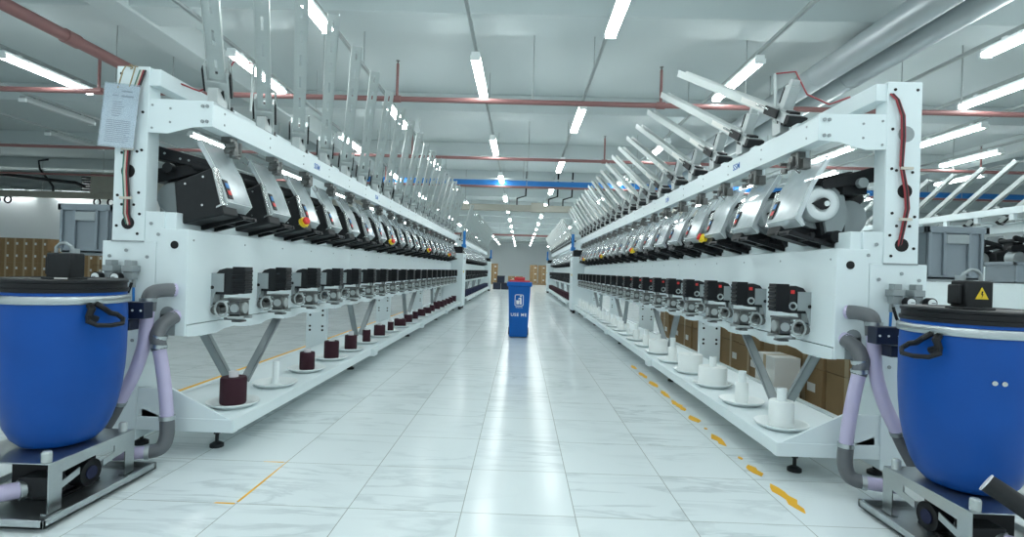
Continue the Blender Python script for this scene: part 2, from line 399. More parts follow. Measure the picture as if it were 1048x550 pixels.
def build_frame(root, mir, near, logo=True):
    """white framework; x is toward the aisle (mirrored for the machine that faces it)"""
    def B(mb, name, m, parent=root, bevel=0.):
        return (mb.mirror() if mir else mb).build(name, m, parent, bevel)
    # front rail, in sections
    for i in range(4):
        a, b = i*5*P, (i+1)*5*P-.004
        m = MB().prism([(-.2,2.17),(-.2,2.33),(-.215,2.335),(-.3,2.335),(-.3,2.325),(-.216,2.325),(-.216,2.18),(-.3,2.18),(-.3,2.17)],'y',a,b)
        B(m,'front_rail',WHITE)
        sc = MB()
        for k in range(5):
            for z in (2.215,2.29):
                y = a+.13+k*P; sc.cyl((-.2,y,z),(-.197,y,z),.008,8)
        B(sc,'rail_screw',GREYP)
    B(MB().prism([(-.56,2.43),(-.56,2.54),(-.66,2.54),(-.66,2.43)],'y',0,LEN),'rear_rail',WHITE,bevel=.004)
    # cross bars between the rails
    for i in range(NH):
        y = (i+.5)*P; B(MB().prism([(-.22,2.335),(-.64,2.335),(-.64,2.45),(-.58,2.45),(-.58,2.36),(-.22,2.36)],'y',y-.04,y+.04),'cross_bar',WHITE)
    # panel casing, one box per section, with a stepped lower lip
    for i in range(4):
        a, b = i*5*P, (i+1)*5*P-.003
        m = MB().box(-.55,-PF,a,b,.86,1.488)
        B(m,'front_panel',WHITE,bevel=.006)
        m = MB(); y = a; pts = [(a,.855)]; 
        low = []
        for k in range(5):
            y = a+k*P
            low += [(y+.02,.782),(y+.1,.774),(y+.36,.774),(y+.44,.79),(y+.58,.796)]
        poly = [(a,.855),(a,.79)]+low+[(b,.79),(b,.855)]
        m.prism(poly,'x',-PF-.03,-PF+.002)
        for k in range(5):
            y = a+k*P+.23; m.box(-PF-.002,-PF+.016,y-.1,y+.1,.774,.780)
        B(m,'lower_lip',WHITE)
        s_ = MB()
        for k in range(5): s_.cyl((-PF,a+k*P+.56,.93),(-PF+.003,a+k*P+.56,.93),.009,8); s_.cyl((-PF,a+k*P+.05,1.42),(-PF+.003,a+k*P+.05,1.42),.007,8)
        B(s_,'panel_screw',GREYP)
    B(MB().box(-.53,-PF-.03,.002,LEN,.80,.86),'panel_underside',GREYP)
    for i in range(4):
        a, b = i*5*P, (i+1)*5*P-.003
        B(MB().box(-.62,-.43,a+.01,b,1.3,1.6),'rear_casing',WHITE,bevel=.005)
    # shelf
    for i in range(4):
        a, b = i*5*P, (i+1)*5*P-.006
        m = MB().prism([(0,.165),(0,.245),(-.012,.252),(-.48,.252),(-.60,.30),(-.61,.30),(-.61,.23),(-.04,.23),(-.02,.165)],'y',a,b)
        B(m,'shelf',WHITE)
        if i: B(MB().box(-.03,.045,a-.09,a+.06,.15,.235).cyl((.045,a-.05,.2),(.05,a-.05,.2),.012,8),'shelf_joint',WHITE,bevel=.004)
    B(MB().box(-.86,-.8,.05,LEN,.1,.23),'rear_beam',WHITE,bevel=.004)
    # posts at the section joints
    for i in range(5):
        y = min(i*5*P, LEN-.06)
        if i == 0: continue
        m = MB().box(-.86,-.6,y-.03,y+.03,.1,2.45)
        B(m,'post',WHITE,bevel=.004)
        h = MB()
        for u in (.65,.81):
            for z in (.45,.5,.64,.7): disc_y(h,u,z,.014,y-.03)
        B(h,'post_hole_shade',DARK)  # solid discs coloured like the shade inside a hole
    # v braces under the casing
    for i in range(4):
        y = i*5*P
        for a, b in ((.3,.86),(1.52,1.06)):
            p, q = Vector((-.43,y+a,.81)), Vector((-.5,y+b,.27))
            d = (q-p).normalized(); sd = Vector((1,0,0)); nn = d.cross(sd).normalized()
            M = Matrix(((sd.x,nn.x,d.x,p.x),(sd.y,nn.y,d.y,p.y),(sd.z,nn.z,d.z,p.z),(0,0,0,1)))
            L = (q-p).length
            m = MB().box(-.035,.035,-.006,.0,0,L,M); m.box(-.035,-.028,-.03,0,0,L,M); m.box(.028,.035,-.03,0,0,L,M)
            B(m,'brace',GREYP)
    # feet
    for i in range(5):
        y = i*5*P+(.2 if i == 0 else -.2)
        for u in (.22,.75):
            m = MB().cyl((-u,y,.0),(-u,y,.02),.045,16).cyl((-u,y,.02),(-u,y,.035),.045,16,.02).cyl((-u,y,.035),(-u,y,.24),.012,10).cyl((-u,y,.09),(-u,y,.11),.022,6)
            B(m,'levelling_foot',CHAR)
    # ---- near end
    if near:
        m = MB().prism([(0.004,.163),(-.9,.163),(-.9,.25),(.004,.25)],'y',-.006,.05); B(m,'end_beam',WHITE,bevel=.003)
        m = MB().prism([(-.03,.25),(-.42,.44),(-.9,.44),(-.9,.25)],'y',0.,.02); B(m,'end_plate',WHITE,bevel=.002)
        m = MB().box(-.54,-PF,-.012,.0,.79,1.488); B(m,'end_cap',WHITE,bevel=.003)
        h = MB(); disc_y(h,.42,1.385,.026,-.012); B(h,'end_cap_hole_shade',DARK)  # hole shown by a disc in shade colour
        h = MB(); disc_y(h,.45,.93,.05,-.012); h.box(-.5,-.4,-.016,-.012,.79,.93); B(h,'hose_notch',GREYP)
        m = MB().prism([(-.9,.1),(-.64,.1),(-.64,.79),(-.545,.79),(-.545,1.4),(-.9,1.4)],'y',-.01,.22); B(m,'end_cabinet',WHITE,bevel=.003)
        m = MB().box(-.625,-.5,-.006,.1,1.4,1.6); B(m,'end_bracket',WHITE,bevel=.003)
        s_ = MB()
        for u, z in ((.68,.5),(.68,.75),(.6,1.05),(.6,1.3),(.85,1.3),(.74,1.34),(.85,1.12),(.58,1.52),(.53,1.45)):
            s_ = MB(); disc_y(s_,u,z,.011,-.012); B(s_,'cabinet_bolt',GREYP)
        # post: channel section, open to the machine
        m = MB().box(-.84,-.625,-.012,.0,1.4,2.55); m.box(-.84,-.83,0,.1,1.4,2.55); m.box(-.635,-.625,0,.1,1.4,2.55)
        B(m,'end_post',WHITE,bevel=.003)
        m = MB().box(-.84,-.625,-.016,-.010,1.395,1.405); B(m,'post_seam',GREYP)
        for u, z, rr_ in ((.745,1.86,.045),(.735,1.52,.042)): h = MB(); disc_y(h,u,z,rr_,-.012); B(h,'cable_hole_shade',DARK)  # discs painted as the dark of the cable openings
        for u, z in ((.67,2.5),(.81,2.5),(.66,2.25),(.66,2.0),(.81,1.7),(.67,1.72),(.7,1.64),(.78,1.64),(.81,1.5),(.67,1.45),(.69,1.99),(.79,1.98),(.66,1.58)): h = MB(); disc_y(h,u,z,.009,-.012,n=10); B(h,'post_hole_shade',DARK)  # small surface discs with the holes' shade as colour
        h = MB(); disc_y(h,.745,2.22,.05,-.012,.003); B(h,'post_blanking_disc',GREYP)
        # gusset plate from the post to the rail
        g = [(-.625,2.13),(-.625,2.345),(-.2,2.335),(-.2,2.17)]
        m = MB().prism([(-.635,2.12),(-.635,2.345),(-.2,2.335),(-.2,2.17),(-.33,2.16),(-.5,2.115)],'y',-.008,.0); B(m,'gusset',WHITE,bevel=.002)
        m = MB().box(-.62,-.2,0,.3,2.325,2.335); B(m,'gusset_top',WHITE)
        b = MB()
        for u in (.235,.265):
            for z in (2.2,2.3): b.cyl((-u,-.008,z),(-u,-.016,z),.012,6)
        for u, z in ((.6,2.3),(.6,2.15),(.48,2.28),(.48,2.19)): b.cyl((-u,-.008,z),(-u,-.012,z),.008,6)
        B(b,'gusset_bolt',GREYP)
        # pressure regulators
        for u in (.80,.675):
            m = MB().box(-u-.035,-u+.035,-.09,-.012,1.2,1.24); m.box(-u-.02,-u+.025,-.085,-.03,1.24,1.275); m.box(-u-.03,-u+.03,-.08,-.03,1.15,1.2)
            m.cyl((-u+.02,-.05,1.1),(-u+.02,-.05,1.16),.012,8)
            rg = B(m,'pressure_regulator',GREYP,bevel=.003)
            gm = MB().cyl((-u-.045,-.09,1.165),(-u-.045,-.13,1.165),.031,20); ga = B(gm,'gauge',BLACK,rg)
            gm = MB().cyl((-u-.045,-.13,1.165),(-u-.045,-.133,1.165),.024,20); B(gm,'gauge_dial',WHITE2,rg)
            gm = MB().box(-u-.062,-u-.04,-.136,-.133,1.163,1.167); B(gm,'gauge_needle',BLACK,rg)
            t = MB().tube([(-u+.02,-.05,1.1),(-u+.03,-.06,1.0),(-u-.01,-.06,.86)],.008,8); B(t,'air_tube',AIRB,rg)
        t = MB().tube([(-.66,-.06,1.13),(-.67,-.08,1.06),(-.72,-.09,1.0),(-.78,-.07,.96),(-.8,-.05,.88)],.009,8); B(t,'black_cable',BLACK)
        m = MB().box(-.58,-.40,-.30,-.22,.925,1.025); m.box(-.6,-.57,-.24,-.0,.95,1.0); v = B(m,'valve_block',NAVYM,bevel=.004)
        m = MB()
        for u in (.42,.47,.53): m.cyl((-u,-.30,.975),(-u,-.303,.975),.007,8)
        B(m,'valve_screw',WHITE2,v)
        m = MB().box(-.62,-.5,-.28,-.2,.85,.915); m.box(-.62,-.59,-.22,0,.86,.9); B(m,'lower_valve_block',NAVYM,bevel=.004)
        # crate shelf on brackets behind the post
        m = MB().box(-1.78,-.8,.68,.71,1.30,1.318); m.box(-1.78,-.8,1.04,1.07,1.30,1.318); m.box(-.86,-.8,.2,1.07,1.28,1.318)
        B(m,'crate_shelf',GREYP)
    # far end cabinet with console
    y = LEN
    m = MB().box(-.85,.03,y+.02,y+.9,.1,1.78); B(m,'control_cabinet',WHITE,bevel=.01)
    m = MB().box(-.3,.0,y+.1,y+.55,1.78,1.99); B(m,'console',BLACK,bevel=.01)
    m = MB().box(-.02,.034,y+.3,y+.45,1.6,1.66); B(m,'cabinet_badge',GREYP)
    m = MB().tube([(-.02,y+.35,1.99),(.02,y+.33,2.1),(.02,y+.3,2.5)],.045,10); m.box(-.06,.08,y+.25,y+.42,1.97,2.08); B(m,'signal_mast',BLUEM)
    m = MB().cyl((.03,y+.2,1.2),(.05,y+.2,1.2),.03,12); B(m,'switch',YELLOW)
    for u in (.05,.75):
        m = MB().cyl((-u,y+.15,0),(-u,y+.15,.1),.05,12).cyl((-u,y+.75,0),(-u,y+.75,.1),.05,12); B(m,'cabinet_foot',CHAR)

def off(mb, d): mb.v = [(x+d[0],y+d[1],z+d[2]) for x,y,z in mb.v]; return mb

def head_proto(ce=.19):
    """one winding head, origin on the shelf-lip line at its own pitch centre"""
    b = MB()
    # motor box on the viewer's left
    b.prism([(-.50,1.81),(-.245,1.915),(-.155,1.60),(-.468,1.522)],'y',-.25,-.05)
    # back bracket to the casing, gear case
    b.prism([(-.56,1.55),(-.56,1.78),(-.42,1.88),(-.36,1.74),(-.42,1.55)],'y',-.04,.05)
    o = b.build('winding_head', CHAR, None, .012)
    s_ = MB()
    for u, z in ((.42,1.80),(.30,1.85),(.30,1.66)): s_.cyl((-u,-.25,z),(-u,-.254,z),.008,8)
    s_.build('box_screw', CHROME, o)
    r = MB().prism([(-.245,1.925),(-.225,1.915),(-.155,1.665),(-.2,1.64),(-.2,1.655),(-.172,1.67),(-.238,1.905)],'y',-.262,-.205)
    r.build('cover_hinge', CHROME, o, .002)
    # clear cover
    pr = [(-.36,2.115),(-.345,2.105),(-.228,1.9),(-.145,1.69),(-.195,1.635)]
    inn = [(-.20,1.641),(-.152,1.693),(-.234,1.904),(-.35,2.108),(-.363,2.118)]
    c = MB().prism(pr+inn,'y',-.215,ce)
    for y in (-.217,ce-.004):
        c.prism([(-.345,2.105),(-.228,1.9),(-.145,1.69),(-.195,1.635),(-.21,1.645),(-.185,1.70),(-.265,1.91),(-.375,2.09)],'y',y,y+.004)
    cv = c.build('clear_cover', ACRYL, o)
    e = MB()
    for y in (-.216,ce-.002): e.tube([(x,y,z) for x, z in pr[1:]],.003,6)
    e.tube([(-.345,-.215,2.107),(-.345,ce-.002,2.107)],.004,6); e.tube([(-.145,-.215,1.69),(-.145,ce-.002,1.69)],.003,6)
    e.build('cover_edge', ALU, cv)
    # control panel on the cover
    d = Vector((-.145+.228,0,1.69-1.9)).normalized(); nrm = Vector((-d.z,0,d.x))
    nrm = nrm if nrm.x > 0 else -nrm
    p0 = Vector((-.228,-.17,1.9))+d*.13
    M = Matrix(((nrm.x,0,d.x,p0.x),(nrm.y,1,d.y,p0.y),(nrm.z,0,d.z,p0.z),(0,0,0,1)))
    MB().box(0,.008,-.03,.03,-.07,.07,M).build('control_panel', BLACK, cv, .003)
    MB().box(.008,.011,-.018,.018,-.045,-.008,M).build('blue_key', BLUEBTN, cv)
    MB().box(.008,.011,-.018,.018,.01,.042,M).build('red_key', REDBTN, cv)
    # package drum on the viewer's right
    dm = MB().lathe([(.0,.105),(.035,.105),(.04,.1),(.06,.11),(.095,.112),(.112,.105),(.118,.09),(.118,.0),(.1,-.03),(0,-.03)],(-.37,0,1.80),'y',32)
    dr = dm.build('drum', SILVER, o)
    hub = MB().prism([(-.37+.04*cos(a),1.80+.04*sin(a)) for a in [pi/4+pi*1.5*k/12 for k in range(13)]]+[(-.29,1.80)],'y',.1,.125)
    hub.build('drum_hub', BLACK, dr, .003)
    MB().cyl((-.385,.125,1.80),(-.385,.132,1.80),.018,16).build('hub_cap', WHITE2, dr)
    bk = MB().lathe([(0,-.0),(.15,-.0),(.152,-.02),(.15,-.04),(0,-.04)],(-.39,0,1.79),'y',28)
    bk.prism([(-.53,1.86),(-.45,1.93),(-.4,1.7),(-.42,1.6),(-.52,1.62),(-.56,1.72)],'y',-.03,.075)
    bk.build('gear_casing', GREYP, o)
    # cradle below
    k = MB()
    for y in (-.03,.13):
        p, q = Vector((-.13,y,1.60)), Vector((-.48,y,1.505)); dd = (q-p).normalized(); n2 = Vector((0,1,0)); n3 = dd.cross(n2)
        M2 = Matrix(((dd.x,n2.x,n3.x,p.x),(dd.y,n2.y,n3.y,p.y),(dd.z,n2.z,n3.z,p.z),(0,0,0,1)))
        k.box(0,.36,-.018,.018,-.014,.014,M2)
    k.box(-.44,-.40,-.06,.16,1.53,1.59); k.box(-.3,-.27,-.05,.15,1.55,1.60); k.cyl((-.15,-.06,1.6),(-.15,.15,1.6),.016,10); k.cyl((-.42,.1,1.575),(-.42,.19,1.575),.04,14)
    k.build('cradle', BLACK, o, .003)
    # swing arm behind
    def capsule(p, q, r1, r2, y0, y1, m):
        p, q = Vector(p), Vector(q); d = (q-p).normalized(); a0 = math.atan2(d.y,d.x)
        poly = [(p.x+r1*cos(a0+pi/2+pi*k/8), p.y+r1*sin(a0+pi/2+pi*k/8)) for k in range(9)]+[(q.x+r2*cos(a0-pi/2+pi*k/8), q.y+r2*sin(a0-pi/2+pi*k/8)) for k in range(9)]
        m.prism(poly,'y',y0,y1)
    a = MB()
    capsule((-.70,2.03),(-.35,1.955),.045,.032,-.16,-.14,a)
    capsule((-.70,1.87),(-.40,1.93),.05,.03,-.13,-.06,a)
    capsule((-.68,2.0),(-.38,1.93),.05,.03,.11,.13,a)
    a.box(-.66,-.5,-.06,.11,1.87,1.98); a.cyl((-.70,-.16,2.0),(-.70,.13,2.0),.024,12)
    a.cyl((-.42,-.14,1.94),(-.29,-.14,1.915),.035,12,.03); a.box(-.64,-.44,-.1,.0,1.76,1.86)
    sa = a.build('swing_arm', BLACK, o, .004)
    z = MB()
    for u, zz in ((.68,2.035),(.63,2.02),(.52,1.985),(.46,1.975)): z.cyl((-u,-.16,zz),(-u,-.163,zz),.008,8)
    z.build('arm_screw', GREYP, sa)
    MB().cyl((-.60,-.13,1.92),(-.60,-.175,1.92),.035,14).build('arm_pivot', CHAR, sa)
    MB().lathe([(0,-.12),(.1,-.12),(.12,-.09),(.12,.02),(0,.02)],(-.60,0,1.72),'y',24).build('belt_wheel', GREYP, sa)
    MB().cyl((-.60,.13,1.94),(-.60,.165,1.94),.034,14).build('arm_pivot', GREYP, sa)
    # yarn guide cluster hanging under the rail
    g = MB()
    g.box(-.3,-.23,-.06,.02,2.13,2.17); g.box(-.27,-.21,-.05,.0,2.06,2.14); g.cyl((-.2,-.03,2.08),(-.28,-.03,2.08),.028,14)
    g.cyl((-.22,.05,2.05),(-.22,.05,2.15),.012,8); g.cyl((-.22,.05,2.06),(-.22,-.1,2.06),.009,8); g.box(-.29,-.24,.03,.09,2.04,2.11)
    g.cyl((-.19,-.07,2.03),(-.19,-.07,2.06),.022,12); g.cyl((-.25,-.09,2.1),(-.17,-.09,2.1),.014,8); g.tube([(-.2,.08,2.06),(-.18,.1,2.03),(-.2,.12,2.0),(-.22,.09,2.02)],.005,6)
    g.build('yarn_guide', BRONZE, o, .002)
    # strut carrying the cluster
    MB().box(-.31,-.29,-.03,.03,2.13,2.19).build('guide_bracket', WHITE, o)
    return o

def stop_button(o):
    b = MB().lathe([(0,.03),(.03,.03),(.036,.02),(.03,.0),(0,0)],(0,0,0),'z',16)
    d = Vector((.75,-.3,.35)).normalized(); q = Vector((0,0,1)).rotation_difference(d)
    p = Vector((-.16,-.27,1.66))
    b.v = [tuple(p+q@(Vector(v)+Vector((0,0,.035)))) for v in b.v]; b.build('emergency_stop', REDBTN, o)
    b = MB().lathe([(0,.035),(.045,.035),(.045,.0),(0,0)],(0,0,0),'z',16); b.v = [tuple(p+q@Vector(v)) for v in b.v]
    b.box(-.17,-.14,-.27,-.2,1.63,1.66)
    b.build('stop_base', YELLOW, o)

def tension_proto():
    b = MB()
    # rounded body
    b.prism([(-.335,1.05),(-.19,1.05),(-.19,1.235),(-.24,1.24),(-.29,1.225),(-.335,1.17)],'y',-.05,.05)
    o = b.build('tension_unit', CHAR, None, .008)
    f = MB().box(-.19,-.10,-.055,.055,1.06,1.25)
    for k in range(5): f.box(-.192,-.094,-.058,-.042+.0,1.08+k*.033,1.095+k*.033); f.box(-.104,-.094,-.05,.05,1.08+k*.033,1.098+k*.033)
    f.build('front_block', BLACK, o, .004)
    s_ = MB()
    for y in (-.062,.056):
        s_.prism([(-.345,1.07),(-.245,1.07),(-.245,1.2),(-.345,1.2)],'y',y,y+.006)
        s_.prism([(-.345,1.075),(-.30,1.075),(-.325,.97),(-.345,.97)],'y',y,y+.005)
    br = s_.build('side_bracket', GREYP, o, .001)
    h = MB()
    for y in (-.064,.064): h.cyl((-.325,y-.0015,1.10),(-.325,y+.0015,1.10),.013,10)
    h.build('bracket_hole_shade', DARK, br)  # discs painted with hole shade on both cheeks
    MB().box(-.225,-.2,.05,.056,1.185,1.21).build('indicator_light', REDBTN, o)
    MB().cyl((-.215,.05,1.1),(-.215,.058,1.1),.03,18).build('dial', CHROME, o)
    MB().cyl((-.215,.058,1.1),(-.215,.061,1.1),.016,14).build('dial_centre', CHAR, o)
    # yarn tensioner below
    g = MB()
    g.box(-.345,-.2,-.05,.05,.935,.955); g.box(-.345,-.19,-.035,.035,.975,.99); g.box(-.26,-.12,-.066,.066,1.01,1.025)
    for (a, c, z0, z1) in ((-.062,.062,.995,1.008),(-.062,.062,.9,.914),(-.062,-.046,.9,1.0),(.046,.062,.9,1.0)): g.box(-.20,-.125,a,c,z0,z1)
    g.box(-.24,-.15,-.06,.06,.872,.888); g.box(-.2,-.13,-.03,.045,.855,.868)
    g.cyl((-.3,-.06,.94),(-.3,.06,.94),.035,12)
    g.build('yarn_tensioner', BRONZE, o, .002)
    g = MB()
    g.cyl((-.2,0,.957),(-.115,0,.957),.04,20); g.cyl((-.16,-.072,.957),(-.16,.072,.957),.03,16)
    g.cyl((-.21,-.055,.89),(-.10,-.055,.89),.012,8); g.cyl((-.21,.055,.89),(-.10,.055,.89),.012,8)
    for yy in (-.075,.075): g.tube([(-.25+.045*cos(t),yy,.95+.055*sin(t)) for t in [2*pi*k/14 for k in range(14)]],.008,6,True)
    g.build('tension_disc', GREYC, o)
    return o

def tray_proto():
    o = MB().lathe([(0,.256),(.10,.256),(.115,.262),(.166,.292),(.174,.292),(.174,.284),(.12,.252),(0,.252)],(-.185,0,0),'z',32).build('yarn_tray', WHITE2)
    MB().cyl((-.185,0,.256),(-.185,0,.46),.026,14).cyl((-.185,0,.256),(-.185,0,.27),.045,16).build('spindle', WHITE2, o)
    return o

def arm_proto(base, tip, wide, name='guide_arm'):
    """slotted aluminium channel from base to tip with its clamp at the foot"""
    p, q = Vector(base), Vector(tip); d = (q-p); L = d.length; d.normalize()
    sd = Vector((0,1,0)) - d*d.y
    sd = (Vector((0,0,1)).cross(d)).normalized(); nn = d.cross(sd).normalized()
    def Mx(o): return Matrix(((sd.x,nn.x,d.x,o.x),(sd.y,nn.y,d.y,o.y),(sd.z,nn.z,d.z,o.z),(0,0,0,1)))
    M = Mx(p); w = wide/2
    m = MB()
    m.box(-w,-w+.003,-.025,.04,0,L,M); m.box(w-.003,w,-.025,.04,0,L,M)         # two flanges
    m.box(-w,-.008,-.003,.0,0,L,M); m.box(.008,w,-.003,0,0,L,M)              # web either side of the slots
    t = 0.; 
    while t < L: m.box(-.008,.008,-.003,0,t,min(L,t+.1),M); t += .2
    o = m.build(name, ALU)
    b = MB()
    b.box(-w-.014,w+.014,-.035,.035,-.16,.06,M)
    b.box(-w-.022,-w-.004,-.03,.05,-.03,.16,M); b.box(w+.004,w+.022,-.03,.05,-.03,.13,M)
    b.box(p.x-.035,p.x+.035,p.y-.06,p.y+.06,2.34,p.z-.02)
    b.box(-.045,.045,.03,.05,-.1,.06,M)
    o2 = b.build('arm_clamp', GREYC, o, .003)
    b = MB().box(-.04,.04,.05,.21,-.06,.0,M); b.box(-.03,.03,.21,.25,-.045,-.01,M)
    b.build('clamp_fin', GREYC, o2, .003)
    k = MB(); k.box(-.042,.042,.08,.19,.0,.012,M)
    k.build('fin_insert', CHAR, o2)
    k = MB(); k.box(w+.022,w+.036,-.02,.04,-.06,.1,M); k.box(-w-.036,-w-.022,-.02,.03,-.03,.13,M); k.box(-.04,.04,.036,.052,-.15,-.1,M); k.box(-.04,.04,-.056,-.036,-.13,.0,M); k.box(-w-.03,w+.03,-.03,.03,-.2,-.16,M)  # dark inserts, plus a foot-front block painted as a recess's shade
    k.build('clamp_insert_recess_shade', CHAR, o2)
    k = MB().cyl(M@Vector((w+.03,.02,.05)), M@Vector((w+.03,.02,.22)), .009, 8); k.build('clamp_rod', CHROME, o2)
    return o, M, w, L

def strip_on(o, M, w, a, b):
    MB().box(-w-.0015,-w,-.015,.026,a,b,M).box(w,w+.0015,-.015,.026,a,b,M).build('white_strip', LABELW, o)

def machine(name, loc, mir, armspec, near, heads=NH, detail=True, labels=None, first=0):
    root = empty(name, loc)
    build_frame(root, mir, near)
    rz = pi if mir else 0.
    H, T, TR = head_proto(.19 if mir else .1), tension_proto() if detail else None, tray_proto() if detail else None
    base, tip, wide, strip = armspec
    A, M, w, L = arm_proto(base, tip, wide)
    if strip: strip_on(A, M, w, .12, .5)
    if not detail:
        # seen small and far: keep the head's main pieces
        for ch in list(H.children):
            if ch.name.split('.')[0] not in ('clear_cover','cradle','swing_arm'):
                for g in list(ch.children): bpy.data.objects.remove(g)
                bpy.data.objects.remove(ch)
        for ch in list(H.children_recursive):
            if ch.name.split('.')[0] in ('arm_pivot','arm_screw','cover_edge','control_panel','blue_key','red_key'): bpy.data.objects.remove(ch)
        T = MB().box(-.34,-.1,-.055,.055,1.05,1.25).box(-.3,-.12,-.06,.06,.89,1.03).build('tension_unit', CHAR, None, .006)
        TR = MB().lathe([(0,.256),(.165,.285),(.172,.278),(.12,.252),(0,.252)],(-.185,0,0),'z',16).build('yarn_tray', WHITE2)
    for i in range(first, heads):
        y = (i+.5)*P
        for src in (H, T, TR, A):
            if i == first: o = src; o.parent = root; o.location = (0,y,0); o.rotation_euler = (0,0,rz)
            else: o = copy_tree(src, root, (0,y,0), rz)
            if src is H: hd = o
        if detail and i%5 == 2: HS.append(hd)
    return root
HS = []
# arms: local base and tip for the heads in canonical position (rotated half a turn on the facing machine)
LARM = ((-.25,-.2,2.47),(.16,-1.17,3.46),.10,False)
RARM = ((-.22,-.2,2.49),(.06,-1.74,3.36),.085,True)
LM = (-1.85,3.4,0); RM = (1.655,3.34,0)
left = machine('winding_machine', LM, False, LARM, True)
tag(left, 'long white yarn winding machine with the hanging paper on its end post', 'winding machine', 'winding machines')
right = machine('winding_machine', RM, True, RARM, True)
tag(right, 'long white yarn winding machine with red cable down its end post and silver drums', 'winding machine', 'winding machines')
for h in HS: stop_button(h)
fl = machine('winding_machine', (-1.85,18.5,0), False, LARM, False, detail=False)
tag(fl, 'far winding machine beyond the maroon yarn row, holding navy yarn', 'winding machine', 'winding machines')
fr = machine('winding_machine', (1.63,18.4,0), True, RARM, False, detail=False)
tag(fr, 'far winding machine beyond the white yarn row, holding maroon yarn', 'winding machine', 'winding machines')
bk = machine('winding_machine', (8.4,4.2,0), False, LARM, False, detail=False)
tag(bk, 'winding machine seen from behind, beyond the grey crates', 'winding machine', 'winding machines')

# back-to-back machine: plain rear cover below the casing
MB().box(-.9,-.87,0,LEN,.1,1.3).build('rear_cover', WHITE, bk)

# logo plates on the front rails
for root, sx, rot in ((left,1,(pi/2,0,pi/2)),(right,-1,(pi/2,0,-pi/2))):
    for y in (1.75,3.9):
        text('rail_logo','SSM',.075,BLUEINK,root,(sx*(-.2+.001),y if sx>0 else y-.5,2.25),rot)

# cables down the end posts
def cable(root, mir, paths):
    for pts, r, m in paths:
        t = MB().tube(pts, r, 6)
        (t.mirror() if mir else t).build('cable', m, root)
lp = [(-.66,-.03,2.52),(-.70,-.035,2.40),(-.73,-.03,2.2),(-.745,-.03,2.0),(-.755,-.035,1.85),(-.74,-.03,1.68),(-.735,-.03,1.58),(-.735,-.008,1.5)]
def shift(ps, dx, w): return [(x+dx+w*sin(i*1.9), y, z) for i,(x,y,z) in enumerate(ps)]
cable(left, False, [(shift(lp,-.012,.006),.006,WIREG),(shift(lp,.0,.004),.007,WIREW),(shift(lp,.012,.006),.007,WIRER),(shift(lp,.022,.003),.006,WIREB),(shift(lp,-.004,.01),.005,WIRER)])
rp = [(-.64,-.02,2.47),(-.67,-.035,2.43),(-.70,-.035,2.33),(-.71,-.03,2.2),(-.71,-.03,2.02),(-.735,-.035,1.86),(-.745,-.03,1.75),(-.725,-.03,1.6),(-.72,-.008,1.5)]
cable(right, True, [(shift(rp,-.006,.004),.006,WIREB),(shift(rp,.006,.003),.006,WIRER),(shift(rp,-.014,.006),.004,WIRER)])
for root, mir in ((left,False),(right,True)):
    for z in (1.68,2.0):
        m = MB().box(-.775,-.70,-.045,-.03,z-.008,z+.008); (m.mirror() if mir else m).build('cable_tie', WIREW, root)
for root, mir, bx in ((left,False,-.27),(right,True,-.22)):
    pts = [(bx,.36,2.55),(bx-.02,.5,2.8),(bx-.06,.55,2.92)]
    m = MB().tube([(bx+.05,.5,2.42),(bx+.04,.55,2.8)],.01,8); (m.mirror() if mir else m).build('guide_rod', ALU, root)
    m = MB().tube([(bx+.04,.55,2.8),(bx-.06,.45,2.78),(bx-.12,.4,2.6),(bx-.22,.3,2.5),(bx-.3,.2,2.52)],.006,6); (m.mirror() if mir else m).build('guide_wire', WIRER, root)

# ------------------------------------------------------------------ yarn packages on the trays
def package(r, h, m, peg):
    t = empty('yarn_package', (0,0,0))
    MB().lathe([(.03,0),(r*.96,0),(r,.012),(r,h-.012),(r*.95,h),(.028,h)],(0,0,0),'z',24).build('yarn', m, t)
    tb = MB().lathe([(.0275,-.0),(.032,0),(.032,h+peg),(.0275,h+peg),(.0275,-.0)],(0,0,0),'z',16)
    tb.build('tube', TUBEW if m is not YARNW else WHITE2, t)
    return t
TRZ = .2705
lefts = [(.087,.19,.04),None,(.07,.165,.03),(.078,.186,.005),(.072,.17,.045),(.052,.16,.005),(.08,.155,.01),(.046,.14,.02),(.1,.13,.01),(.075,.145,.005),
         (.055,.15,.01),(.08,.15,.01),(.09,.14,.01),(.06,.15,.01),(.085,.19,.0),(.1,.17,.005),(.075,.16,.005),(.085,.16,.005),(.07,.17,.005),(.08,.18,.005)]
for i, q in enumerate(lefts):
    if q is None: continue
    o = package(q[0], q[1], MAROON, q[2]); o.location = (LM[0]-.185, LM[1]+(i+.5)*P, TRZ)
    tag(o, 'maroon yarn package on the %s tray from the near end of the left machine' % ORD[i], 'yarn package', 'maroon yarn packages')
rights = [(.08,.17,.085),(.05,.16,.09),(.13,.17,.09),(.125,.185,.0),(.05,.16,.11),(.12,.17,.07),(.05,.15,.08),(.05,.15,.08),None,(.06,.16,.07),
          (.055,.15,.08),(.05,.15,.08),(.06,.16,.07),(.05,.16,.08),(.075,.17,.07),(.06,.16,.07),(.05,.16,.07),(.06,.17,.05),(.05,.16,.07),(.055,.16,.07)]
for i, q in enumerate(rights):
    if q is None: continue
    o = package(q[0], q[1], YARNW, q[2]); o.location = (RM[0]+.185, RM[1]+(i+.5)*P, TRZ)
    tag(o, '%s white yarn package on the %s tray from the near end of the right machine' % ('wide' if q[0] > .1 else 'slim' if q[0] < .065 else 'medium', ORD[i]), 'yarn package', 'white yarn packages')
